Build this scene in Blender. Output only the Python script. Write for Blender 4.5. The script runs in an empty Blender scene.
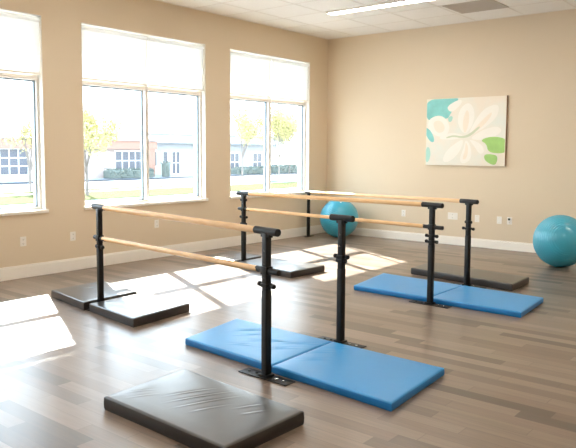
import bpy, bmesh, math, random
from mathutils import Vector, Matrix
random.seed(7)
PI = math.pi
SC = bpy.context.scene
COL = SC.collection

# ------------------------------------------------------------------ helpers
def lin(c):
    return tuple(((v/255)/12.92 if v/255 <= .04045 else ((v/255+.055)/1.055)**2.4) for v in c) + (1.0,)

def newmat(name):
    m = bpy.data.materials.new(name); m.use_nodes = True
    nt = m.node_tree; b = nt.nodes['Principled BSDF']
    return m, nt, b

def N(nt, typ, **kw):
    n = nt.nodes.new(typ)
    for k, v in kw.items():
        if k.startswith('i_'):
            key = k[2:]
            n.inputs[int(key) if key.isdigit() else key.replace('_', ' ')].default_value = v
        else: setattr(n, k, v)
    return n

def mat(name, col, rough=.5, metal=0., var=.0, scale=8., bump=0., bscale=60., spec=.5, coat=0., emis=None, estr=0., sheen=0.):
    m, nt, b = newmat(name); L = nt.links
    c = lin(col)
    tc = N(nt, 'ShaderNodeTexCoord')
    nz = N(nt, 'ShaderNodeTexNoise', i_Scale=scale, i_Detail=4.0)
    L.new(tc.outputs['Object'], nz.inputs['Vector'])
    mx = N(nt, 'ShaderNodeMix', data_type='RGBA')
    mx.inputs['A'].default_value = tuple(v*(1-var) for v in c[:3])+(1,)
    mx.inputs['B'].default_value = tuple(min(1, v*(1+var)) for v in c[:3])+(1,)
    L.new(nz.outputs['Fac'], mx.inputs['Factor'])
    L.new(mx.outputs['Result'], b.inputs['Base Color'])
    b.inputs['Roughness'].default_value = rough; b.inputs['Metallic'].default_value = metal
    b.inputs['Specular IOR Level'].default_value = spec; b.inputs['Coat Weight'].default_value = coat; b.inputs['Coat Roughness'].default_value = .16
    if bump:
        n2 = N(nt, 'ShaderNodeTexNoise', i_Scale=bscale, i_Detail=3.0)
        L.new(tc.outputs['Object'], n2.inputs['Vector'])
        bp = N(nt, 'ShaderNodeBump', i_Strength=bump, i_Distance=.01)
        L.new(n2.outputs['Fac'], bp.inputs['Height']); L.new(bp.outputs['Normal'], b.inputs['Normal'])
    if emis:
        b.inputs['Emission Color'].default_value = lin(emis); b.inputs['Emission Strength'].default_value = estr
    return m

def obj(name, bm, mats, parent=None, smooth=False):
    me = bpy.data.meshes.new(name); bm.normal_update(); bm.to_mesh(me); bm.free()
    if not isinstance(mats, (list, tuple)): mats = [mats]
    for m in mats: me.materials.append(m)
    o = bpy.data.objects.new(name, me); COL.objects.link(o)
    if smooth:
        for p in me.polygons: p.use_smooth = True
    if parent: o.parent = parent
    return o

def auto_smooth(o, ang=40):
    me = o.data
    for p in me.polygons: p.use_smooth = True
    bm = bmesh.new(); bm.from_mesh(me)
    for e in bm.edges:
        if len(e.link_faces) == 2 and e.calc_face_angle(0) > math.radians(ang): e.smooth = False
    bm.to_mesh(me); bm.free()
    return o

def thing(name, label, cat, loc=(0, 0, 0), rotz=0, group=None):
    o = bpy.data.objects.new(name, None); COL.objects.link(o)
    o.location = loc; o.rotation_euler = (0, 0, rotz); o.empty_display_size = .1
    o['label'] = label; o['category'] = cat
    if group: o['group'] = group
    return o

def tag(o, label, cat, group=None, kind=None):
    o['label'] = label; o['category'] = cat
    if group: o['group'] = group
    if kind: o['kind'] = kind
    return o

def struct(name, bm, m, parent=None):
    o = obj(name, bm, m, parent)
    if parent is None: o['kind'] = 'structure'
    return o

def box(bm, x0, x1, y0, y1, z0, z1, bev=0., seg=2, mi=0):
    M = Matrix.Translation(((x0+x1)/2, (y0+y1)/2, (z0+z1)/2)) @ Matrix.Diagonal((abs(x1-x0), abs(y1-y0), abs(z1-z0), 1))
    r = bmesh.ops.create_cube(bm, size=1, matrix=M)
    fs = {f for v in r['verts'] for f in v.link_faces}
    for f in fs: f.material_index = mi
    if bev:
        es = list({e for v in r['verts'] for e in v.link_edges})
        rr = bmesh.ops.bevel(bm, geom=es, offset=bev, segments=seg, affect='EDGES', profile=.5)
        for f in rr['faces']: f.material_index = mi
    return bm

def bx(*a, **k):
    bm = bmesh.new(); return box(bm, *a, **k)

def tube(bm, p0, p1, r0, r1=None, n=20, caps=True, mi=0, rings=1):
    p0 = Vector(p0); p1 = Vector(p1); r1 = r0 if r1 is None else r1
    d = (p1-p0); L = d.length; d.normalize()
    a = d.orthogonal().normalized(); b = d.cross(a)
    prev = None; first = None
    for k in range(rings+1):
        t = k/rings; c = p0+(p1-p0)*t; r = r0+(r1-r0)*t
        ring = [bm.verts.new(c+(a*math.cos(2*PI*i/n)+b*math.sin(2*PI*i/n))*r) for i in range(n)]
        if prev:
            for i in range(n):
                f = bm.faces.new((prev[i], prev[(i+1) % n], ring[(i+1) % n], ring[i])); f.material_index = mi
        else: first = ring
        prev = ring
    if caps:
        f = bm.faces.new(list(reversed(first))); f.material_index = mi
        f = bm.faces.new(prev); f.material_index = mi
    return bm

def lathe(bm, p0, axis, prof, n=20):
    """profile [(dist along axis, radius)] ends closed"""
    p0 = Vector(p0); d = Vector(axis).normalized(); a = d.orthogonal().normalized(); b = d.cross(a)
    prev = None
    for k, (h, r) in enumerate(prof):
        if r <= 1e-6: ring = [bm.verts.new(p0+d*h)]
        else: ring = [bm.verts.new(p0+d*h+(a*math.cos(2*PI*i/n)+b*math.sin(2*PI*i/n))*r) for i in range(n)]
        if prev is not None:
            if len(prev) == 1 and len(ring) > 1:
                for i in range(n): bm.faces.new((prev[0], ring[(i+1) % n], ring[i]))
            elif len(ring) == 1 and len(prev) > 1:
                for i in range(n): bm.faces.new((prev[i], prev[(i+1) % n], ring[0]))
            elif len(ring) > 1:
                for i in range(n): bm.faces.new((prev[i], prev[(i+1) % n], ring[(i+1) % n], ring[i]))
        prev = ring
    return bm

# ------------------------------------------------------------------ materials
def wall_mat(name, col):
    m, nt, b = newmat(name); L = nt.links
    g = N(nt, 'ShaderNodeNewGeometry')
    nz = N(nt, 'ShaderNodeTexNoise', i_Scale=1.1, i_Detail=3.0)
    L.new(g.outputs['Position'], nz.inputs['Vector'])
    mx = N(nt, 'ShaderNodeMix', data_type='RGBA'); c = lin(col)
    mx.inputs['A'].default_value = tuple(v*.985 for v in c[:3])+(1,); mx.inputs['B'].default_value = tuple(v*1.015 for v in c[:3])+(1,)
    L.new(nz.outputs['Fac'], mx.inputs['Factor']); L.new(mx.outputs['Result'], b.inputs['Base Color'])
    b.inputs['Roughness'].default_value = .75; b.inputs['Specular IOR Level'].default_value = .25
    n2 = N(nt, 'ShaderNodeTexNoise', i_Scale=180., i_Detail=2.0); L.new(g.outputs['Position'], n2.inputs['Vector'])
    bp = N(nt, 'ShaderNodeBump', i_Strength=.08, i_Distance=.002)
    L.new(n2.outputs['Fac'], bp.inputs['Height']); L.new(bp.outputs['Normal'], b.inputs['Normal'])
    return m
M_wall = wall_mat('beige_wall_paint', (222, 206, 181))
M_trim = mat('cream_trim_paint', (244, 239, 230), .45, var=.02)
M_frame = mat('window_frame_white', (232, 228, 220), .4, var=.02)
M_sash = mat('grey_blue_sash_metal', (120, 132, 140), .35, metal=.4, var=.05)

def floor_mat():
    m, nt, b = newmat('laminate_planks'); L = nt.links
    g = N(nt, 'ShaderNodeNewGeometry'); s = N(nt, 'ShaderNodeSeparateXYZ'); L.new(g.outputs['Position'], s.inputs[0])
    def mth(op, a, b_=None, c=None):
        n = N(nt, 'ShaderNodeMath', operation=op)
        for i, v in enumerate((a, b_, c)):
            if v is None: continue
            if isinstance(v, (int, float)): n.inputs[i].default_value = v
            else: L.new(v, n.inputs[i])
        return n.outputs[0]
    yv = mth('DIVIDE', s.outputs['Y'], .118); row = mth('FLOOR', yv); fy = mth('FRACT', yv)
    wn = N(nt, 'ShaderNodeTexWhiteNoise', noise_dimensions='1D'); L.new(row, wn.inputs['W'])
    off = mth('MULTIPLY', wn.outputs['Value'], 7.3)
    xv = mth('ADD', mth('DIVIDE', s.outputs['X'], .95), off); ci = mth('FLOOR', xv); fx = mth('FRACT', xv)
    cb = N(nt, 'ShaderNodeCombineXYZ'); L.new(row, cb.inputs[0]); L.new(ci, cb.inputs[1])
    w2 = N(nt, 'ShaderNodeTexWhiteNoise', noise_dimensions='2D'); L.new(cb.outputs[0], w2.inputs['Vector'])
    rp = N(nt, 'ShaderNodeValToRGB'); L.new(w2.outputs['Value'], rp.inputs[0])
    cols = [(0., (86, 70, 58)), (.10, (98, 81, 68)), (.25, (116, 98, 84)), (.6, (126, 108, 93)), (.85, (136, 118, 103)), (1., (123, 106, 90))]
    cr = rp.color_ramp
    cr.elements[0].position = 0; cr.elements[0].color = lin(cols[0][1]); cr.elements[1].position = 1; cr.elements[1].color = lin(cols[-1][1])
    for p_, c_ in cols[1:-1]: cr.elements.new(p_).color = lin(c_)
    # grain, stretched along the plank
    mp = N(nt, 'ShaderNodeMapping'); mp.inputs['Scale'].default_value = (1.3, 26., 1.); L.new(g.outputs['Position'], mp.inputs['Vector'])
    ad = N(nt, 'ShaderNodeVectorMath', operation='ADD'); L.new(mp.outputs[0], ad.inputs[0]); L.new(w2.outputs['Color'], ad.inputs[1])
    nz = N(nt, 'ShaderNodeTexNoise', i_Scale=1.6, i_Detail=6.0, i_Roughness=.6); L.new(ad.outputs[0], nz.inputs['Vector'])
    gr = N(nt, 'ShaderNodeMapRange'); gr.inputs['From Min'].default_value = .3; gr.inputs['From Max'].default_value = .7
    gr.inputs['To Min'].default_value = .84; gr.inputs['To Max'].default_value = 1.14; L.new(nz.outputs['Fac'], gr.inputs['Value'])
    mm = N(nt, 'ShaderNodeVectorMath', operation='SCALE'); L.new(rp.outputs['Color'], mm.inputs[0]); L.new(gr.outputs[0], mm.inputs['Scale'])
    # seams
    e1 = mth('LESS_THAN', mth('MINIMUM', fy, mth('SUBTRACT', 1., fy)), .016)
    e2 = mth('LESS_THAN', mth('MINIMUM', fx, mth('SUBTRACT', 1., fx)), .0025)
    seam = mth('MAXIMUM', e1, e2)
    mx = N(nt, 'ShaderNodeMix', data_type='RGBA'); L.new(mth('MULTIPLY', seam, .35), mx.inputs['Factor'])
    L.new(mm.outputs[0], mx.inputs['A']); mx.inputs['B'].default_value = lin((62, 50, 41))
    L.new(mx.outputs['Result'], b.inputs['Base Color'])
    rr = N(nt, 'ShaderNodeMapRange'); rr.inputs['To Min'].default_value = .33; rr.inputs['To Max'].default_value = .43
    L.new(nz.outputs['Fac'], rr.inputs['Value']); L.new(rr.outputs[0], b.inputs['Roughness'])
    b.inputs['Specular IOR Level'].default_value = .5
    b.inputs['Coat Weight'].default_value = .38; b.inputs['Coat Roughness'].default_value = .26
    bp = N(nt, 'ShaderNodeBump', i_Strength=.15, i_Distance=.001); bp.invert = True
    L.new(seam, bp.inputs['Height']); L.new(bp.outputs['Normal'], b.inputs['Normal'])
    return m
M_floor = floor_mat()
def tile_mat():
    m, nt, b = newmat('acoustic_tile'); L = nt.links
    g = N(nt, 'ShaderNodeNewGeometry')
    nz = N(nt, 'ShaderNodeTexNoise', i_Scale=90., i_Detail=4.0); L.new(g.outputs['Position'], nz.inputs['Vector'])
    r = N(nt, 'ShaderNodeValToRGB'); L.new(nz.outputs['Fac'], r.inputs[0])
    r.color_ramp.elements[0].position = .3; r.color_ramp.elements[0].color = lin((232, 229, 224))
    r.color_ramp.elements[1].position = .45; r.color_ramp.elements[1].color = lin((240, 237, 231))
    L.new(r.outputs[0], b.inputs['Base Color']); b.inputs['Roughness'].default_value = .9
    return m
M_tile = tile_mat()
M_grid = mat('ceiling_grid_metal', (228, 222, 213), .5, var=.02)
M_vent = mat('return_grille_grey', (190, 180, 167), .6, var=.05)
M_ventdark = mat('grille_dark_gap', (142, 134, 124), .7, var=.05)
M_led = mat('led_diffuser', (255, 252, 245), .5, emis=(255, 248, 238), estr=20.)
M_black = mat('black_powder_coat', (14, 13, 13), .5, var=.1, bump=.05, bscale=300, spec=.35)
M_rubber = mat('black_rubber', (20, 20, 20), .6, var=.1)
M_bolt = mat('bare_steel_bolt', (190, 190, 188), .25, metal=1.)
def wood_mat():
    m, nt, b = newmat('beech_rail_wood'); L = nt.links
    tc = N(nt, 'ShaderNodeTexCoord'); mp = N(nt, 'ShaderNodeMapping'); mp.inputs['Scale'].default_value = (1., 9., 9.)
    L.new(tc.outputs['Object'], mp.inputs['Vector'])
    nz = N(nt, 'ShaderNodeTexNoise', i_Scale=5., i_Detail=6.); L.new(mp.outputs[0], nz.inputs['Vector'])
    r = N(nt, 'ShaderNodeValToRGB'); L.new(nz.outputs['Fac'], r.inputs[0])
    r.color_ramp.elements[0].position = .3; r.color_ramp.elements[0].color = lin((206, 160, 106))
    r.color_ramp.elements[1].position = .7; r.color_ramp.elements[1].color = lin((226, 186, 132))
    L.new(r.outputs[0], b.inputs['Base Color']); b.inputs['Roughness'].default_value = .5
    b.inputs['Coat Weight'].default_value = .1; b.inputs['Coat Roughness'].default_value = .2
    return m
M_wood = wood_mat()
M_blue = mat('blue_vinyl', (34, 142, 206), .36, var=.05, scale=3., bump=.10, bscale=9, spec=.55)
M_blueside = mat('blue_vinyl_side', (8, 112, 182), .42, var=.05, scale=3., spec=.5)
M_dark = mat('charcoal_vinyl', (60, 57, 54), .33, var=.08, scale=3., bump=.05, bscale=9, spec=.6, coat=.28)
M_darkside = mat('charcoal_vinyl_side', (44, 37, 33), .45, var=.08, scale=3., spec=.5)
M_ball = mat('teal_ball_rubber', (52, 164, 192), .3, var=.04, scale=2., spec=.6, coat=.5)
M_plastic = mat('white_plate_plastic', (240, 236, 228), .4, var=.02)
M_slot = mat('socket_slot_dark', (70, 64, 58), .5)
M_plug = mat('black_plug_plastic', (40, 38, 36), .5)

def glass_mat():
    m = bpy.data.materials.new('window_glass'); m.use_nodes = True; nt = m.node_tree; nt.nodes.clear(); L = nt.links
    o = N(nt, 'ShaderNodeOutputMaterial'); mx = N(nt, 'ShaderNodeMixShader'); t = N(nt, 'ShaderNodeBsdfTransparent'); g = N(nt, 'ShaderNodeBsdfGlossy')
    t.inputs['Color'].default_value = (.95, .97, .965, 1); g.inputs['Roughness'].default_value = .02
    lw = N(nt, 'ShaderNodeLayerWeight', i_Blend=.5); pw = N(nt, 'ShaderNodeMath', operation='POWER'); pw.inputs[1].default_value = 5.
    f = N(nt, 'ShaderNodeMath', operation='MULTIPLY_ADD'); f.inputs[1].default_value = .8; f.inputs[2].default_value = .04
    L.new(lw.outputs['Facing'], pw.inputs[0]); L.new(pw.outputs[0], f.inputs[0]); L.new(f.outputs[0], mx.inputs[0])
    L.new(t.outputs[0], mx.inputs[1]); L.new(g.outputs[0], mx.inputs[2]); L.new(mx.outputs[0], o.inputs[0])
    return m
M_glass = glass_mat()
def shade_mat():
    m = bpy.data.materials.new('shade_fabric'); m.use_nodes = True; nt = m.node_tree; nt.nodes.clear(); L = nt.links
    o = N(nt, 'ShaderNodeOutputMaterial'); mx = N(nt, 'ShaderNodeMixShader', i_0=.31)
    d = N(nt, 'ShaderNodeBsdfDiffuse'); t = N(nt, 'ShaderNodeBsdfTranslucent')
    tc = N(nt, 'ShaderNodeTexCoord'); w = N(nt, 'ShaderNodeTexNoise', i_Scale=220.)
    L.new(tc.outputs['Object'], w.inputs['Vector'])
    r = N(nt, 'ShaderNodeValToRGB'); L.new(w.outputs['Fac'], r.inputs[0])
    r.color_ramp.elements[0].color = lin((244, 244, 242)); r.color_ramp.elements[1].color = lin((252, 252, 251))
    L.new(r.outputs[0], d.inputs['Color']); L.new(r.outputs[0], t.inputs['Color'])
    L.new(d.outputs[0], mx.inputs[1]); L.new(t.outputs[0], mx.inputs[2]); L.new(mx.outputs[0], o.inputs[0])
    return m
M_shade = shade_mat()

# ------------------------------------------------------------------ room shell
HC = 3.914; XR = 10.5; YN = -13.5; WT = .30
ZB, ZT = .857, 3.391; ZTR = 2.60
WINS = [(-11.52, -9.22), (-8.63, -6.32), (-5.734, -3.402), (-2.832, -.593)]   # y ranges

struct('floor', bx(0, XR, YN, 0, -.12, 0), M_floor)
bm = bmesh.new(); box(bm, 0, XR, YN, 0, HC, HC+.12); struct('ceiling', bm, M_tile)
bm = bmesh.new(); box(bm, -WT, XR+.2, 0, .2, -.12, HC+.12); struct('wall_back', bm, M_wall)
bm = bmesh.new(); box(bm, XR, XR+.2, YN, 0, -.12, HC+.12); struct('wall_right', bm, M_wall)
bm = bmesh.new(); box(bm, -WT, XR+.2, YN-.2, YN, -.12, HC+.12); struct('wall_near', bm, M_wall)
bm = bmesh.new()
box(bm, -WT, 0, YN, 0, -.12, ZB); box(bm, -WT, 0, YN, 0, ZT, HC+.12)
ed = [YN] + [v for w in WINS for v in w] + [0]
for i in range(0, len(ed), 2): box(bm, -WT, 0, ed[i], ed[i+1], ZB, ZT)
struct('wall_left', bm, M_wall)
# baseboards
def base_profile(bm, along, a0, a1, h):
    for (d, z0, z1) in ((.016, 0, h-.02), (.010, h-.02, h)):
        if along == 'y': box(bm, 0, d, a0, a1, z0, z1, .002, 1)
        else: box(bm, a0, a1, -d, 0, z0, z1, .002, 1)
bm = bmesh.new(); base_profile(bm, 'y', YN, -.016, .17); struct('baseboard_left', bm, M_trim)
bm = bmesh.new(); base_profile(bm, 'x', 0, XR, .15); struct('baseboard_back', bm, M_trim)
# suspended-ceiling grid
bm = bmesh.new()
gx = [3.14+.83*k for k in range(-3, 9)]; gy = [-.735*k for k in range(1, 19)]
for x in gx:
    if 0 < x < XR: box(bm, x-.010, x+.010, YN, 0, HC-.004, HC+.001)
for y in gy:
    box(bm, 0, XR, y-.010, y+.010, HC-.0035, HC+.001)
box(bm, 0, XR, -.02, 0, HC-.008, HC+.001); box(bm, 0, .02, YN, 0, HC-.008, HC+.001)
struct('trim_1', bm, M_grid)

# ------------------------------------------------------------------ windows
for k, (y0, y1) in enumerate(WINS):
    ym = (y0+y1)/2
    w = bpy.data.objects.new('window_%d' % (k+1), None); COL.objects.link(w); w['kind'] = 'structure'
    w.location = (-.14, ym, ZB)
    off = Vector((-.14, ym, ZB))
    def part(name, bm, m):
        bmesh.ops.translate(bm, verts=bm.verts, vec=-off); return obj(name, bm, m, w)
    F = .045
    bm = bmesh.new()
    box(bm, -.20, -.09, y0, y0+F, ZB, ZT, .004); box(bm, -.20, -.09, y1-F, y1, ZB, ZT, .004)
    box(bm, -.20, -.09, y0+F, y1-F, ZB, ZB+F, .004); box(bm, -.20, -.09, y0+F, y1-F, ZT-F, ZT, .004)
    # painted return lining the opening
    box(bm, -.09, -.002, y0, y0+.012, ZB, ZT); box(bm, -.09, -.002, y1-.012, y1, ZB, ZT); box(bm, -.09, -.002, y0, y1, ZT-.012, ZT)
    part('frame', bm, M_frame)
    part('mullion', bx(-.19, -.062, ym-.028, ym+.028, ZB+F, ZT-F, bev=.004), M_frame)
    for a, b_ in ((y0+F, ym-.028), (ym+.028, y1-F)):
        part('transom_bar', bx(-.185, -.060, a, b_, ZTR-.038, ZTR+.038, bev=.004), M_trim)
        bm = bmesh.new(); s = .016
        for (z0, z1) in ((ZB+F, ZTR-.038),):
            box(bm, -.165, -.13, a, a+s, z0, z1); box(bm, -.165, -.13, b_-s, b_, z0, z1)
            box(bm, -.165, -.13, a+s, b_-s, z0, z0+s); box(bm, -.165, -.13, a+s, b_-s, z1-s, z1)
        part('sash', bm, M_sash)
        part('pane', bx(-.151, -.145, a+s, b_-s, ZB+F+s, ZTR-.038-s), M_glass)
        part('pane', bx(-.151, -.145, a, b_, ZTR+.038, ZT-F), M_glass)
    part('sill', bx(-.09, .035, y0-.02, y1+.02, ZB-.03, ZB+.012, bev=.005), M_trim)

POS = {1: 'window cut by the left picture edge', 2: 'middle window', 3: 'window nearest the room corner'}
for k in (1, 2, 3):
    y0, y1 = WINS[k]; ym = (y0+y1)/2
    for s, (a, b_) in (('left', (y0+.014, ym-.012)), ('right', (ym+.012, y1-.014))):
        t = thing('roller_shade', 'white roller shade over the %s half of the %s' % (s, POS[k]), 'blind', (-.044, (a+b_)/2, ZT-.06), 0, 'roller shades over the upper panes')
        h = (b_-a)/2
        obj('fabric', bx(-.0015, .0015, -h+.001, h-.001, -(ZT-.06-ZTR)+.055, -.02), M_shade, t)
        bm = bmesh.new(); tube(bm, (0, -h, -.0), (0, h, -.0), .026, n=18); auto_smooth(obj('roller', bm, M_shade, t))
        obj('bottom_rail', bx(-.008, .008, -h+.001, h-.001, -(ZT-.06-ZTR)+.030, -(ZT-.06-ZTR)+.055, bev=.003), M_trim, t)

# ------------------------------------------------------------------ ceiling fixtures
def linear_light(x0, x1, y0, y1, label, grp):
    cx, cy = (x0+x1)/2, (y0+y1)/2; hx, hy = (x1-x0)/2, (y1-y0)/2
    t = thing('linear_ceiling_light', label, 'ceiling light', (cx, cy, HC), 0, grp)
    bm = bmesh.new()
    box(bm, -hx, hx, -hy, -hy+.01, -.035, 0); box(bm, -hx, hx, hy-.01, hy, -.035, 0)
    box(bm, -hx, -hx+.01, -hy, hy, -.035, 0); box(bm, hx-.01, hx, -hy, hy, -.035, 0)
    obj('housing', bm, M_frame, t)
    obj('diffuser', bx(-hx+.01, hx-.01, -hy+.01, hy-.01, -.030, -.004, bev=.004), M_led, t)
linear_light(1.55, 3.98, -2.21, -2.01, 'long white linear light set in the tile ceiling near the windows', 'linear ceiling lights')
for (x, y) in ((6.4, -2.11), (1.55, -5.8), (6.4, -5.8), (1.55, -9.5), (6.4, -9.5)):
    linear_light(x, x+2.43, y-.10, y+.10, 'long white linear light in the ceiling above the rest of the room', 'linear ceiling lights further back')
t = thing('return_air_grille', 'grey square return air grille in the tile ceiling near the back wall', 'air vent', (3.61, -1.1, HC))
obj('backing', bx(-.37, .37, -.33, .33, -.004, 0), M_ventdark, t)
bm = bmesh.new()
box(bm, -.39, .39, -.355, -.325, -.012, 0, .002); box(bm, -.39, .39, .325, .355, -.012, 0, .002)
box(bm, -.39, -.365, -.325, .325, -.012, 0, .002); box(bm, .365, .39, -.325, .325, -.012, 0, .002)
obj('frame', bm, M_vent, t)
bm = bmesh.new()
for i in range(26): box(bm, -.365, .365, -.32+i*.025, -.32+i*.025+.016, -.010, -.003)
obj('louvre', bm, M_vent, t)

# ------------------------------------------------------------------ wall plates
def wall_plate(kind, side, p, z, label, w=.085, h=.125, plug=False):
    if side == 'back': t = thing(kind, label, 'outlet' if kind != 'blank_wall_plate' else 'wall plate', (p, 0, z), 0, 'wall plates')
    else: t = thing(kind, label, 'outlet' if kind != 'blank_wall_plate' else 'wall plate', (0, p, z), PI/2, 'wall plates')
    # local: plate on plane y=0 facing -y (x = along wall).  left wall: rotate so it faces +x
    obj('plate', bx(-w/2, w/2, -.007, 0, -h/2, h/2, bev=.003), M_plastic, t)
    if kind == 'wall_outlet':
        for s in (-.028, .028):
            so = obj('socket', bx(-.017, .017, -.010, -.006, s-.016, s+.016, bev=.004), M_plastic, t)
            bm = bmesh.new()
            box(bm, -.008, -.005, -.0108, -.0098, s-.004, s+.007); box(bm, .005, .008, -.0108, -.0098, s-.004, s+.007)
            tube(bm, (0, -.0108, s-.010), (0, -.0098, s-.010), .003, n=10)
            obj('slot', bm, M_slot, so)
        if plug:
            pl = obj('plug', bx(-.016, .016, -.045, -.010, .012, .046, bev=.005), M_plug, t)
    else:
        for s in (-.04, .04): obj('screw', tube(bmesh.new(), (0, -.009, s), (0, -.006, s), .004, n=10), M_bolt, t)
wall_plate('wall_outlet', 'back', 1.80, .505, 'white outlet on the back wall just right of the far exercise ball')
wall_plate('wall_outlet', 'back', 2.80, .515, 'white outlet on the back wall seen between the two barre end posts', w=.19)
wall_plate('blank_wall_plate', 'back', 3.26, .50, 'white wall plate on the back wall just right of the rearmost barre post')
wall_plate('blank_wall_plate', 'back', 3.66, .50, 'blank white wall plate on the back wall, left neighbour of the one with a plug')
wall_plate('wall_outlet', 'back', 3.84, .50, 'white outlet with a small dark plug on the back wall, nearest the large ball', plug=True)
wall_plate('wall_outlet', 'left', -6.66, .475, 'white outlet low under the left window, leftmost on the window wall')
wall_plate('wall_outlet', 'left', -5.93, .475, 'white outlet low on the wall pier between the left and middle windows')
wall_plate('wall_outlet', 'left', -4.46, .53, 'white outlet low on the wall below the middle window')

# ------------------------------------------------------------------ canvas
def canvas():
    x0, x1, z0, z1 = 2.255, 3.735, 1.425, 2.61
    W_, H_ = x1-x0, z1-z0
    t = thing('canvas_picture', 'wide pale canvas with white blossom, teal and green leaf shapes on the back wall', 'picture', ((x0+x1)/2, 0, z0))
    mc, nt, b = newmat('pale_canvas_wash'); L = nt.links
    tc = N(nt, 'ShaderNodeTexCoord'); nz = N(nt, 'ShaderNodeTexNoise', i_Scale=2.2, i_Detail=5.); L.new(tc.outputs['Object'], nz.inputs['Vector'])
    r = N(nt, 'ShaderNodeValToRGB'); L.new(nz.outputs['Fac'], r.inputs[0])
    r.color_ramp.elements[0].position = .35; r.color_ramp.elements[0].color = lin((230, 232, 222))
    r.color_ramp.elements[1].position = .62; r.color_ramp.elements[1].color = lin((238, 228, 212))
    L.new(r.outputs[0], b.inputs['Base Color']); b.inputs['Roughness'].default_value = .8
    mats = [mc, mat('paint_teal', (136, 204, 200), .8, var=.22, scale=7), mat('paint_white', (242, 238, 228), .8, var=.03),
            mat('paint_green', (166, 208, 124), .8, var=.15, scale=9), mat('paint_pale_green', (208, 214, 188), .8, var=.05),
            mat('paint_cream', (240, 229, 212), .8, var=.03), mat('paint_mint', (172, 216, 204), .8, var=.05)]
    # curved shapes in picture units (u right, v down, 0..1), inside one painted mesh
    bm = bmesh.new(); box(bm, -W_/2, W_/2, -.038, -.003, 0, H_, .003)
    lay = [0]
    def poly(pts, mi, smooth=3):
        for _ in range(smooth):   # corner cutting
            q = []
            for i in range(len(pts)):
                a = Vector(pts[i]); c = Vector(pts[(i+1) % len(pts)])
                q += [a*.75+c*.25, a*.25+c*.75]
            pts = q
        lay[0] += 1; y = -.038-.00025*lay[0]
        vs = [bm.verts.new((-W_/2+min(max(p[0], .004), .996)*W_, y, H_-min(max(p[1], .004), .996)*H_)) for p in pts]
        es = [bm.edges.new((vs[i], vs[(i+1) % len(vs)])) for i in range(len(vs))]
        r_ = bmesh.ops.triangle_fill(bm, use_beauty=True, edges=es)
        for g in r_['geom']:
            if isinstance(g, bmesh.types.BMFace): g.material_index = mi
    for q in ([(.50, .56), (.40, .36), (.44, .14), (.56, .06), (.63, .22), (.60, .42)], [(.54, .57), (.62, .36), (.74, .16), (.92, .10), (.90, .30), (.74, .46)],
              [(.56, .60), (.72, .48), (.90, .42), (.97, .50), (.84, .60), (.68, .63)]): poly(q, 2)
    for q in ([(.50, .55), (.47, .36), (.52, .16), (.56, .24), (.55, .42)], [(.57, .55), (.68, .38), (.84, .20), (.82, .30), (.70, .46)]): poly(q, 5)
    poly([(.0, .0), (.42, -.04), (.40, .10), (.33, .2), (.28, .32), (.14, .27), (.03, .34), (-.02, .2)], 1)
    poly([(.26, .12), (.42, .02), (.48, .05), (.38, .18), (.31, .21)], 2)
    poly([(.02, .32), (.12, .25), (.22, .26), (.30, .36), (.31, .48), (.25, .58), (.12, .56), (.03, .46)], 2)
    poly([(.08, .36), (.17, .31), (.25, .40), (.24, .50), (.14, .52)], 5)
    poly([(.28, .28), (.35, .26), (.34, .34), (.30, .36)], 6)
    poly([(-.02, .42), (.05, .46), (.11, .58), (.11, .66), (.05, .64), (-.01, .52)], 1)
    poly([(.15, .6), (.28, .52), (.40, .52), (.50, .56), (.46, .60), (.3, .62)], 2)
    poly([(.26, .58), (.36, .545), (.47, .57), (.56, .54), (.68, .42), (.70, .44), (.58, .57), (.48, .60), (.36, .57), (.28, .60)], 4)
    for q in ([(.50, .60), (.40, .66), (.26, .80), (.22, .96), (.34, .94), (.46, .78)], [(.52, .60), (.50, .74), (.44, .92), (.50, .985), (.60, .90), (.59, .72)],
              [(.55, .60), (.62, .70), (.70, .84), (.76, .80), (.72, .68)]): poly(q, 2)
    poly([(.52, .64), (.52, .76), (.48, .92), (.54, .90), (.56, .74)], 5)
    poly([(.70, .63), (.8, .58), (.92, .58), (1.02, .62), (1.02, .80), (.93, .82), (.80, .80), (.78, .68)], 3)
    poly([(.75, .83), (.86, .83), (.92, .86), (.90, .98), (.85, .985), (.76, .92)], 3)
    poly([(.0, .74), (.05, .72), (.07, .86), (.03, .97), (.0, .94)], 6)
    obj('painted_canvas', bm, mats, t)
    bm = bmesh.new()
    obj('stretcher_edge', bx(W_/2, W_/2+.012, -.036, -.003, 0, H_), mat('canvas_edge_brown', (150, 118, 88), .7, var=.1), t)
canvas()

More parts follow.
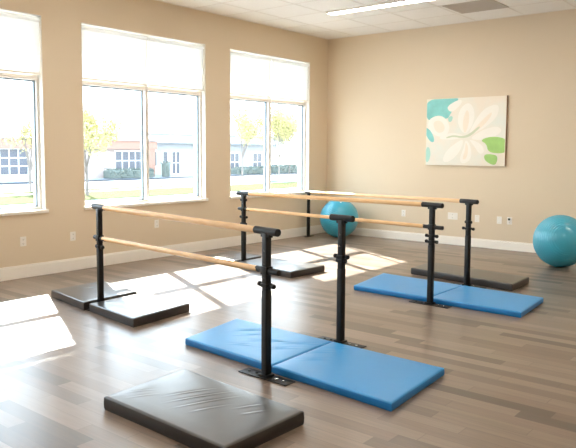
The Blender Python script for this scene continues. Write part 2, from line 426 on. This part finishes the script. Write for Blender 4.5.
# ------------------------------------------------------------------ mats
def mat_panel(FL, FR, BR, BL, h, creases=(), n=44, m=20):
    """padded panel over four floor corners; rounded rim, slight crown, a few creases in the vinyl"""
    FL, FR, BR, BL = [Vector((p[0], p[1], 0)) for p in (FL, FR, BR, BL)]
    lx = ((FR-FL).length+(BR-BL).length)/2; ly = ((BL-FL).length+(BR-FR).length)/2
    def P(u, v): return (FL*(1-u)+FR*u)*(1-v)+(BL*(1-u)+BR*u)*v
    r = .013
    def knots(L, k):
        a = [0, .3*r/L, r/L]; inner = [r/L+(1-2*r/L)*i/k for i in range(1, k)]
        return a+inner+[1-r/L, 1-.3*r/L, 1]
    U = knots(lx, n); V = knots(ly, m)
    bm = bmesh.new(); grid = []
    for j, v in enumerate(V):
        row = []
        for i, u in enumerate(U):
            p = P(u, v); d = min(u*lx, (1-u)*lx, v*ly, (1-v)*ly)
            dz = 0
            if d < r: dz -= r*(1-math.sqrt(max(0, 1-(1-d/r)**2)))*.75
            dz += .003*math.sin(min(1, d/.12)*PI/2)
            X, Y = u*lx, v*ly
            for (cx, cy, ang, ln, amp, wd) in creases:
                ex, ey = X-cx*lx, Y-cy*ly
                s = ex*math.cos(ang)+ey*math.sin(ang); q = -ex*math.sin(ang)+ey*math.cos(ang)+.05*s*s/max(ln, .01)
                if abs(s) < ln: dz += amp*(math.cos(PI*s/ln/2)**2)*(math.exp(-(q/wd)**2)-.8*math.exp(-((q-wd*1.6)/wd)**2))
            if d < .03: dz = dz if d < r else min(dz, .004)
            row.append(bm.verts.new((p.x, p.y, h-.003+dz)))
        grid.append(row)
    for j in range(len(V)-1):
        for i in range(len(U)-1): bm.faces.new((grid[j][i], grid[j][i+1], grid[j+1][i+1], grid[j+1][i]))
    # side wall
    per = [grid[0][i] for i in range(len(U))]+[grid[j][-1] for j in range(1, len(V))]+[grid[-1][i] for i in range(len(U)-2, -1, -1)]+[grid[j][0] for j in range(len(V)-2, 0, -1)]
    cen = (FL+FR+BR+BL)/4
    prev = per
    for zf, ins in ((.55, -.0015), (.18, 0.), (0., .006)):
        ring = []
        for v0 in per:
            d = Vector((v0.co.x-cen.x, v0.co.y-cen.y, 0)).normalized()
            q = Vector((v0.co.x, v0.co.y, 0))-d*ins
            ring.append(bm.verts.new((q.x, q.y, v0.co.z*zf if zf else 0)))
        for i in range(len(per)):
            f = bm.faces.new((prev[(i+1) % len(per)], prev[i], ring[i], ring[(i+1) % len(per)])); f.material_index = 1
        prev = ring
    f = bm.faces.new(prev); f.material_index = 1
    bmesh.ops.recalc_face_normals(bm, faces=bm.faces)
    return bm

def seam_strip(p0, p1, h, w=.008, mi=0):
    bm = bmesh.new(); tube(bm, p0, p1, w/2, n=10); return bm

def crs(seed, k, amp=.004, big=.22):
    rr = random.Random(seed); out = []
    for _ in range(k):
        out.append((rr.uniform(.12, .88), rr.uniform(.15, .85), rr.uniform(.5, 1.25), rr.uniform(.08, big), rr.uniform(.4, 1.)*amp, rr.uniform(.008, .016)))
    return out

def make_mat(name, label, panels, h, mats, group, creaselist, fold=None):
    cx = sum(p[0] for q in panels for p in q)/(4*len(panels)); cy = sum(p[1] for q in panels for p in q)/(4*len(panels))
    if len(panels) == 1:
        bm = mat_panel(*panels[0], h, creaselist[0], n=130, m=90)
        bmesh.ops.translate(bm, verts=bm.verts, vec=(-cx, -cy, 0))
        o = obj(name, bm, mats); o.location = (cx, cy, 0); auto_smooth(o, 55)
        tag(o, label, 'exercise mat', group); return o
    t = thing(name, label, 'exercise mat', (cx, cy, 0), 0, group)
    for q, c in zip(panels, creaselist):
        bm = mat_panel(*q, h, c, n=90, m=72)
        bmesh.ops.translate(bm, verts=bm.verts, vec=(-cx, -cy, 0))
        auto_smooth(obj('panel', bm, mats, t), 55)
    (a, b_) = fold
    bm = bmesh.new(); tube(bm, (a[0]-cx, a[1]-cy, h-.012), (b_[0]-cx, b_[1]-cy, h-.012), .006, n=8)
    obj('hinge_strip', bm, mats[1], t)
    return t

g = .006
fa, fb = (4.905, -7.437), (4.875, -6.617)
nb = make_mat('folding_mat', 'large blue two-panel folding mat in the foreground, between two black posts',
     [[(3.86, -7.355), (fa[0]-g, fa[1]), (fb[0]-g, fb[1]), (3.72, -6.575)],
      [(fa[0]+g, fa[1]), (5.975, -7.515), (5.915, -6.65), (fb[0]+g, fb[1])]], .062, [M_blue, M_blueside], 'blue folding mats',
     [[(.32, .72, .75, .30, .005, .012), (.42, .62, .75, .28, .004, .010), (.62, .55, .62, .3, .005, .012), (.8, .42, .8, .26, .004, .012), (.85, .7, .65, .25, .004, .010), (.5, .25, .5, .2, .003, .01)],
      [(.08, .6, .8, .2, .004, .010), (.16, .4, .75, .2, .004, .010), (.1, .82, .6, .2, .003, .01)]], (fa, fb))
fc, fd = (4.69, -4.525), (4.68, -3.635)
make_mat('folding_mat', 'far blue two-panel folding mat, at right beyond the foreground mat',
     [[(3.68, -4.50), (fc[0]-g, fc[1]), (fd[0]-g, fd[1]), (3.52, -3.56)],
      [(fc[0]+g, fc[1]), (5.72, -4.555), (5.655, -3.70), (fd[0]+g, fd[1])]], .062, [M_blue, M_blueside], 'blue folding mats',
     [[(.7, .5, .8, .2, .003, .012)], [(.1, .6, .7, .2, .003, .012)]], (fc, fd))
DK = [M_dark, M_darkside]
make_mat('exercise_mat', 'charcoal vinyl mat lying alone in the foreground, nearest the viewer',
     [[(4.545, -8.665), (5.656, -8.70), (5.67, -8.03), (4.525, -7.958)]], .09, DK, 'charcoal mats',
     [[(.34, .60, 1.12, .24, .003, .009), (.43, .58, 1.14, .30, .0032, .009), (.52, .55, 1.16, .30, .003, .009), (.60, .46, 1.16, .18, .0022, .009),
       (.10, .30, 1.0, .14, .002, .009), (.17, .24, 1.05, .14, .002, .009), (.74, .72, 1.1, .14, .002, .009), (.82, .66, 1.1, .12, .002, .009)]])
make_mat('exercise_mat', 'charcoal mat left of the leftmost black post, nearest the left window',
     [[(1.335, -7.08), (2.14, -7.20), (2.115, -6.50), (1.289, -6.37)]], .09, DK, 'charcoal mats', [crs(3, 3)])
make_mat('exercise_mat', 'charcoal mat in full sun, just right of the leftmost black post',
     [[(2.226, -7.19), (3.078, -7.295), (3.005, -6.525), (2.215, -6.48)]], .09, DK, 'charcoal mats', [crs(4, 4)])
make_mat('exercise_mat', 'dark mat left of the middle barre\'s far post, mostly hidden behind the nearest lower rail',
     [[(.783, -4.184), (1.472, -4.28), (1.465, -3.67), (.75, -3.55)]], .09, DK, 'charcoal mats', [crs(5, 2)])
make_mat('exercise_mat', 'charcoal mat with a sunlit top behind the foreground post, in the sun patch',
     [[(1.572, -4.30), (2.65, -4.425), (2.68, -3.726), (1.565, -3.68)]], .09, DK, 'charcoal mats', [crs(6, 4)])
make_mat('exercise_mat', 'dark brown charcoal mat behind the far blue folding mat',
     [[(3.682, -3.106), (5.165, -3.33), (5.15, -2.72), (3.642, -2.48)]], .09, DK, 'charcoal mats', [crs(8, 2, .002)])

# ------------------------------------------------------------------ barres
PW = .027     # half width of the square post
def rot_to(dx, dy): return math.atan2(dy, dx)

def add_post(root, org, X, Y, H, ang, foot, clamps=(), knobs=(), holes=True, head=.133, side=1):
    """square post with its foot, head socket, clamps and knobs; ang = rail direction"""
    R = Matrix.Translation((X-org[0], Y-org[1], 0)) @ Matrix.Rotation(ang, 4, 'Z')
    def pt(name, bm, m, par, sm=True, use_r=True):
        if use_r: bmesh.ops.transform(bm, matrix=R, verts=bm.verts)
        o = obj(name, bm, m, par)
        return auto_smooth(o) if sm else o
    bm = bmesh.new()
    box(bm, -PW, PW, -PW, PW, .008, H*.60, .004)              # outer sleeve
    box(bm, -PW+.0025, PW-.0025, -PW+.0025, PW-.0025, H*.60-.01, H-.015, .003)
    post = pt('post', bm, M_black, root)
    if foot == 'plate':
        Rz = Matrix.Rotation(-ang-.03, 4, 'Z')
        bm = bmesh.new(); box(bm, -.235, .235, -.055, .055, 0, .008, .002)
        box(bm, -.045, .045, -.04, .04, .008, .026, .003)      # welded collar
        bmesh.ops.transform(bm, matrix=Rz, verts=bm.verts); pt('base_plate', bm, M_black, post)
        for sx in (-.17, -.10, .10, .17):
            bm = bmesh.new(); lathe(bm, (sx, 0, .009), (0, 0, 1), [(0, 0), (0, .012), (.004, .012), (.006, .008), (.006, 0)], 12)
            bmesh.ops.transform(bm, matrix=Rz, verts=bm.verts); pt('bolt', bm, M_bolt if sx > 0 else M_black, post)
    else:                                                       # long foot bar lying in the gap between two mats
        Rz = Matrix.Rotation(-ang, 4, 'Z')
        bm = bmesh.new(); box(bm, -PW, PW, foot[0], foot[1], 0, .012, .002)
        bmesh.ops.transform(bm, matrix=Rz, verts=bm.verts); pt('foot_bar', bm, M_black, post)
    bm = bmesh.new(); hl = head
    lathe(bm, (-hl, 0, H), (1, 0, 0), [(0, 0), (0, .024), (.004, .028), (2*hl-.004, .028), (2*hl, .024), (2*hl, 0)], 24)
    box(bm, -.05, .05, -.02, .02, H-.045, H-.018, .006)
    hd = pt('head_socket', bm, M_black, post)
    for z in clamps:
        bm = bmesh.new()
        lathe(bm, (-head*.88, 0, z), (1, 0, 0), [(0, 0), (0, .018), (.003, .022), (head*.88+.14, .022), (head*.88+.143, .018), (head*.88+.143, 0)], 20)
        box(bm, -PW-.006, PW+.006, -PW-.006, PW+.006, z-.03, z+.03, .004)
        pt('rail_clamp', bm, M_black, post)
    for z, ln in knobs:
        bm = bmesh.new(); tube(bm, (-ln, 0, z), (ln, 0, z), .008, n=12)
        box(bm, -PW-.006, PW+.006, -PW-.006, PW+.006, z-.014, z+.014, .003)
        for s in (-1, 1):
            lathe(bm, (s*(ln-.022), 0, z), (s, 0, 0), [(0, 0), (0, .014), (.004, .019), (.022, .019), (.028, .013), (.028, 0)], 14)
        pt('locking_knob', bm, M_black, post)
    if holes:
        zz = H-.14
        while zz > H*.62:
            if all(abs(zz-c) > .045 for c in clamps) and all(abs(zz-k[0]) > .03 for k in knobs):
                bm = bmesh.new()
                lathe(bm, (0, -PW+.006, zz), (0, -1, 0), [(0, 0), (0, .006), (.0035, .006), (.0035, 0)], 10)
                pt('adjustment_pin', bm, M_bolt, post)
            zz -= .10
    return post

def add_rail(root, org, a, b_, r=.026, over=.0):
    a = Vector(a); b_ = Vector(b_); d = b_-a; L = d.length; d.normalize()
    bm = bmesh.new()
    lathe(bm, (0, 0, 0), (1, 0, 0), [(0, 0), (0, r*.8), (.004, r), (L-.004, r), (L, r*.8), (L, 0)], 24)
    o = obj('rail', bm, M_wood, root); auto_smooth(o)
    o.location = a-Vector((org[0], org[1], 0))
    o.rotation_euler = d.to_track_quat('X', 'Z').to_euler()
    return o

def toward(p, q, dist):   # point near p moved toward q
    p = Vector(p); q = Vector(q); return p+(q-p).normalized()*dist

# barre A (foreground, double rail)
A0, A1 = (2.178, -7.02), (4.93, -7.53); ang = rot_to(A1[0]-A0[0], A1[1]-A0[1]); hA0, hA1 = 1.066, 1.078
t = thing('ballet_barre', 'nearest double-rail wooden barre on black posts, ending at the large blue foreground mat', 'ballet barre', (A0[0], A0[1], 0), 0, 'double-rail barres')
add_post(t, A0, A0[0], A0[1], hA0, ang, (-.16, .50), clamps=(.742,), knobs=((.650, .075),))
add_post(t, A0, A1[0], A1[1], hA1, ang, 'plate', clamps=(.792,), knobs=((.684, .088),))
add_rail(t, A0, toward((*A0, hA0), (*A1, hA1), .10), toward((*A1, hA1), (*A0, hA0), .12))
add_rail(t, A0, toward((*A0, .742), (*A1, .792), .08), toward((*A1, .792), (*A0, .742), .10), r=.0225)
# barre B (middle, double rail)
B0, B1 = (1.52, -4.12), (4.74, -4.60); ang = rot_to(B1[0]-B0[0], B1[1]-B0[1]); hB0, hB1 = 1.05, 1.086
t = thing('ballet_barre', 'double-rail wooden barre in the middle of the room, ending at the far blue mat', 'ballet barre', (B0[0], B0[1], 0), 0, 'double-rail barres')
add_post(t, B0, B0[0], B0[1], hB0, ang, (-.16, .42), clamps=(.826,), knobs=((.956, .06), (.71, .075), (.61, .06)))
add_post(t, B0, B1[0], B1[1], hB1, ang, 'plate', clamps=(.848,), knobs=((.752, .075), (.69, .075)))
add_rail(t, B0, toward((*B0, hB0), (*B1, hB1), .10), toward((*B1, hB1), (*B0, hB0), .12))
add_rail(t, B0, toward((*B0, .826), (*B1, .848), .08), toward((*B1, .848), (*B0, .826), .10), r=.0225)
# barre D (rear, single rail)
D0, D1 = (.18, -.84), (4.62, -3.40); ang = rot_to(D1[0]-D0[0], D1[1]-D0[1]); hD0, hD1 = .872, 1.054
t = thing('ballet_barre', 'rearmost single-rail wooden barre, from the window corner to the dark mat at right', 'ballet barre', (D0[0], D0[1], 0))
add_post(t, D0, D0[0], D0[1], hD0, ang, (-.10, .16), holes=False, head=.13)
add_post(t, D0, D1[0], D1[1], hD1, ang+.25, 'plate', knobs=((.72, .085), (.80, .045)))
add_rail(t, D0, toward((*D0, hD0), (*D1, hD1), .08), toward((*D1, hD1), (*D0, hD0), .12))
# lone post C
t = thing('barre_stand', 'lone black barre post without rails behind the blue foreground mat', 'barre post', (4.84, -6.45, 0))
add_post(t, (4.84, -6.45), 4.84, -6.45, 1.088, -.10, 'plate', knobs=((.757, .075), (.722, .05)), head=.125)

# ------------------------------------------------------------------ balls
def ball(x, y, R, tilt, label):
    t = thing('exercise_ball', label, 'exercise ball', (x, y, 0), tilt[2], 'teal exercise balls')
    bm = bmesh.new(); prof = []
    n = 200
    for i in range(n+1):
        th = PI*i/n; lat = th/PI
        rr = R
        if .14 < lat < .86: rr += .0022*math.cos(2*PI*lat*34)*min(1, (lat-.14)/.05, (.86-lat)/.05)
        prof.append((R-rr*math.cos(th), rr*math.sin(th) if 0 < i < n else 0))
    lathe(bm, (0, 0, -R), (0, 0, 1), prof, 72)
    o = obj('shell', bm, M_ball, t, smooth=True)
    o.location = (0, 0, R*.998); o.rotation_euler = (tilt[0], tilt[1], 0)
    bm = bmesh.new(); lathe(bm, (0, 0, R-.002), (0, 0, 1), [(0, 0), (0, .014), (.003, .014), (.004, .009), (.003, 0)], 18)
    obj('valve_plug', bm, M_plastic, o)
ball(5.035, -1.14, .378, (-2.2, 1.2, 0), 'large teal exercise ball at the right edge, by the back wall')
ball(.67, -.50, .372, (.5, .2, .4), 'teal exercise ball in the window corner, behind the barres')

# ------------------------------------------------------------------ outside
CAM = Vector((8.077, -11.143, 1.648)); S = 1.45
def E(x, y, z): return CAM+(Vector((x, y, z))-CAM)*S
GZ = E(0, 0, 0).z                                   # ground level outside
M_pave = mat('pale_pavement', (146, 151, 158), .9, spec=.1, var=.04)
M_lawn = mat('dry_spring_lawn', (62, 66, 30), .95, spec=.05, var=.12, scale=2)
M_road = mat('grey_asphalt', (58, 60, 64), .9, spec=.1, var=.05)
M_facade = mat('stucco', (164, 150, 144), .9, var=.03)
M_facadeB = mat('grey_stucco', (158, 160, 162), .9, var=.03)
M_brown = mat('brown_fascia', (146, 112, 98), .8, var=.06)
M_darkglass = mat('dark_shop_glass', (72, 76, 86), .3, var=.1)
M_roof = mat('pale_roof', (140, 140, 140), .8, var=.03)
M_bark = mat('grey_bark', (112, 104, 98), .9, var=.12)
M_leafy = mat('young_yellow_leaves', (172, 164, 112), .8, var=.12)
M_leafg = mat('pale_green_leaves', (130, 132, 92), .8, var=.12)
M_bush = mat('grey_green_hedge', (98, 106, 100), .9, var=.15, scale=5)

struct('ground', bx(-70, -.62, -40, 60, GZ-.3, GZ), M_pave)
def strip(name, x0, x1, m, dz, lab):
    a = E(x0, 0, 0).x; b_ = E(x1, 0, 0).x
    o = obj(name, bx(a, b_, -40, 60, GZ-.02, GZ+dz), m); o['kind'] = 'structure'; return o
strip('lawn_strip', -14.8, -11.2, M_lawn, .03, '')
strip('road', -24.4, -22.7, M_road, .02, '')
strip('lawn_strip', -24.2 + 7.6, -15.9, M_lawn, .03, '')

# roof overhang of this building + unseen bar added to cast a cross line in the sun patches
struct('eave', bx(-.95, -.30, YN-.3, .3, 3.68, 3.84), M_facadeB)
struct('exterior_footing', bx(-.62, -.30, YN, .2, GZ-.1, -.1), M_facade)
t = thing('shadow_bar', 'unseen bar on brackets outside the windows, added to shadow a line across the sun patches', 'shadow_caster', (-1.45, -6, 2.745)); t['kind'] = 'structure'
obj('rail', bx(-.03, .03, YN+6.3, 5.9, -.05, .05, bev=.004), M_frame, t)
for y in (-8.93, -6.03, -3.12, -.2):
    bm = bmesh.new(); tube(bm, (0, y+6, 0), (1.15, y+6, .6), .012, n=8); obj('bracket', bm, M_frame, t)

def building(name, label, y0, y1, ztop, zfas, wmat, wins, depth=7., front=-26, overhang=.4, pil=None):
    a = E(front, y0, 0); b_ = E(front, y1, 0); zt = E(0, 0, ztop).z; zf = E(0, 0, zfas).z
    t = thing(name, label, 'building', (a.x, (a.y+b_.y)/2, GZ)); o = Vector(t.location)
    def pp(nm, bm, m, par=t):
        bmesh.ops.translate(bm, verts=bm.verts, vec=-o); return obj(nm, bm, m, par)
    pp('wall', bx(a.x-depth, a.x, a.y, b_.y, GZ, zf), wmat)
    pp('fascia', bx(a.x-depth-.2, a.x+overhang, a.y-.2, b_.y+.2, zf, zt-.12), M_brown if pil is not None else wmat)
    pp('roof', bx(a.x-depth-.4, a.x+overhang+.12, a.y-.3, b_.y+.3, zt-.12, zt), M_roof)
    for (wy0, wy1, wz0, wz1, nx, nz) in wins:
        p = E(front, wy0, wz0); q = E(front, wy1, wz1)
        bm = bmesh.new(); fr = .10
        box(bm, a.x-.05, a.x+.06, p.y-fr, p.y, p.z-fr, q.z+fr); box(bm, a.x-.05, a.x+.06, q.y, q.y+fr, p.z-fr, q.z+fr)
        box(bm, a.x-.05, a.x+.06, p.y, q.y, p.z-fr, p.z); box(bm, a.x-.05, a.x+.06, p.y, q.y, q.z, q.z+fr)
        for i in range(1, nx): yy = p.y+(q.y-p.y)*i/nx; box(bm, a.x, a.x+.05, yy-.04, yy+.04, p.z, q.z)
        for i in range(1, nz): zz = p.z+(q.z-p.z)*i/nz; box(bm, a.x, a.x+.05, p.y, q.y, zz-.035, zz+.035)
        w_ = pp('window', bm, M_frame)
        pp('pane', bx(a.x-.02, a.x+.02, p.y, q.y, p.z, q.z), M_darkglass, w_)
    if pil:
        p = E(front, pil[0], 0); q = E(front, pil[1], 0); pp('pilaster', bx(a.x, a.x+.35, p.y, q.y, GZ, zt-.12), M_brown)
    return t
building('low_building', 'pale low building with a brown fascia, across the street behind the thin yellow tree', 3.2, 16.8, 2.35, 1.75, M_facade,
         [(5.0, 8.15, .35, 1.7, 6, 3), (13.9, 15.9, .5, 1.6, 4, 2)], pil=(16.1, 16.8))
building('low_building', 'whitish building with narrow dark windows, right of the brown-fascia building', 17.2, 31., 2.85, 2.2, M_facadeB,
         [(17.7, 18.35, .65, 1.6, 2, 1), (18.9, 19.3, .2, 1.6, 1, 2), (19.7, 20.4, .1, 1.6, 2, 2), (25, 26.4, 0.2, 1.5, 3, 2), (28, 29.6, 0.2, 1.5, 3, 2)], front=-27.5, overhang=.9)

def blob(bm, c, r, n, size, seed, flat=1.):
    rr = random.Random(seed)
    for _ in range(n):
        d = Vector((rr.gauss(0, 1), rr.gauss(0, 1), rr.gauss(0, 1)*flat)).normalized()*r*(rr.random()**.45)
        p = Vector(c)+Vector((d.x, d.y, d.z*flat)); u = Vector((rr.gauss(0, 1), rr.gauss(0, 1), rr.gauss(0, 1))).normalized(); v = u.orthogonal().normalized()
        s = size*rr.uniform(.6, 1.3)
        vs = [bm.verts.new(p+u*s), bm.verts.new(p+v*s*.5), bm.verts.new(p-u*s), bm.verts.new(p-v*s*.5)]
        bm.faces.new(vs)
def tree(px, label, seed, h, cr, lm, leaves, lsize=.09):
    base = E(*px); base.z = GZ; rr = random.Random(seed)
    t = thing('tree', label, 'tree', base, 0, 'young trees outside')
    tb = bmesh.new(); fb = bmesh.new()
    def limb(p, d, L, r, lev):
        q = p+d*L; tube(tb, p, q, r, r*.62, n=7, caps=False)
        if lev >= 2:
            blob(fb, q, cr*.25, leaves, lsize, rr.random())
        if lev < 4:
            for _ in range(3 if lev else 5):
                nd = (d+Vector((rr.gauss(0, .32), rr.gauss(0, .32), rr.gauss(0.12, .3)))).normalized()
                limb(p+d*L*rr.uniform(.7, 1.), nd, L*rr.uniform(.6, .8), r*.58, lev+1)
    limb(Vector((0, 0, -.05)), Vector((0, 0, 1)), h*.36, .085, 0)
    obj('trunk', tb, M_bark, t); obj('foliage', fb, lm, t)
tree((-13, 3.1, 0), 'thin yellow-leafed tree just outside the left edge of the middle window', 11, 4.7, 2.2, M_leafy, 26)
tree((-17, 3.15, 0), 'sparse pale tree with a grey trunk seen through the left window', 12, 4.4, 1.7, M_leafy, 6)
tree((-20, 18.8, 0), 'yellow-green tree seen through the left pane of the corner window', 13, 6.4, 2.6, M_leafy, 26)
tree((-20, 22.3, 0), 'bushy yellow tree seen through the right pane of the corner window', 14, 6.6, 2.8, M_leafy, 34)
tree((-24, 28.3, 0), 'pale green tree furthest off in the corner window', 15, 6.6, 2.8, M_leafg, 24)

def hedge(y0, y1, z1, front, label, seed, w=1.):
    a = E(front, y0, 0); b_ = E(front, y1, 0); zt = E(0, 0, z1).z
    bm = bmesh.new(); rr = random.Random(seed)
    box(bm, a.x-w, a.x, a.y, b_.y, GZ, zt-.08, .1)
    n = int((b_.y-a.y)*60)
    for _ in range(n):
        p = Vector((rr.uniform(a.x-w, a.x), rr.uniform(a.y, b_.y), zt-.1+rr.uniform(0, .12))) if rr.random() < .5 else Vector((a.x+rr.uniform(-.02, .06), rr.uniform(a.y, b_.y), rr.uniform(GZ, zt)))
        blob(bm, p, .1, 3, .09, rr.random())
    o = Vector((a.x-w/2, (a.y+b_.y)/2, GZ)); bmesh.ops.translate(bm, verts=bm.verts, vec=-o)
    ob = obj('hedge', bm, M_bush); ob.location = o
    return tag(ob, label, 'hedge', 'clipped hedges across the street')
hedge(12.7, 16.0, .55, -24.9, 'long clipped grey-green hedge below the brown fascia', 1)
hedge(17.0, 17.4, .95, -25.0, 'small upright shrub at the corner of the whitish building', 2, .6)
hedge(8.7, 9.2, .95, -25.0, 'small upright shrub right of the gridded shopfront windows', 3, .6)
hedge(23.5, 27.0, .5, -24.9, 'long hedge seen low through the left pane of the corner window', 4)
hedge(27.6, 32.5, .6, -24.9, 'long hedge seen low through the right pane of the corner window', 5)

# ------------------------------------------------------------------ light
w = bpy.data.worlds.new('sky'); SC.world = w; w.use_nodes = True; nt = w.node_tree; L = nt.links
bg = nt.nodes['Background']
tc = N(nt, 'ShaderNodeTexCoord'); sp = N(nt, 'ShaderNodeSeparateXYZ'); L.new(tc.outputs['Generated'], sp.inputs[0])
r = N(nt, 'ShaderNodeValToRGB'); L.new(sp.outputs['Z'], r.inputs[0])
r.color_ramp.elements[0].position = 0.; r.color_ramp.elements[0].color = (.88, .95, 1., 1)
r.color_ramp.elements[1].position = .6; r.color_ramp.elements[1].color = (.62, .80, 1., 1)
L.new(r.outputs[0], bg.inputs['Color']); bg.inputs['Strength'].default_value = 6.
sd = Vector((3.38, -1.62, -2.62)).normalized()
sl = bpy.data.lights.new('sun', 'SUN'); sl.energy = 25.; sl.angle = math.radians(.7); sl.color = (1., .965, .91)
so = bpy.data.objects.new('sun', sl); COL.objects.link(so); so.rotation_euler = sd.to_track_quat('-Z', 'Y').to_euler(); so.location = (-20, 10, 20)

# ------------------------------------------------------------------ camera (fitted to the room's lines)
cd = bpy.data.cameras.new('camera'); co = bpy.data.objects.new('camera', cd); COL.objects.link(co); SC.camera = co
f, yaw, pit, rol, ppy = 669.3, .6847, -.0847, .0056, -15.35
F_ = Vector((-math.sin(yaw)*math.cos(pit), math.cos(yaw)*math.cos(pit), math.sin(pit)))
R0 = Vector((math.cos(yaw), math.sin(yaw), 0)); U0 = R0.cross(F_)
R_ = R0*math.cos(rol)+U0*math.sin(rol); U_ = R_.cross(F_)
co.matrix_world = Matrix(((R_.x, U_.x, -F_.x, CAM.x), (R_.y, U_.y, -F_.y, CAM.y), (R_.z, U_.z, -F_.z, CAM.z), (0, 0, 0, 1)))
cd.sensor_width = 36; cd.sensor_fit = 'HORIZONTAL'; cd.lens = f*36/576; cd.shift_y = ppy/576; cd.clip_end = 500; cd.clip_start = .05

vs = SC.view_settings; vs.view_transform = 'Standard'; vs.look = 'None'; vs.gamma = 1; vs.use_curve_mapping = False; vs.exposure = 0.76
SC.cycles.max_bounces = 10; SC.cycles.diffuse_bounces = 7; SC.cycles.transparent_max_bounces = 12; SC.cycles.use_denoising = True
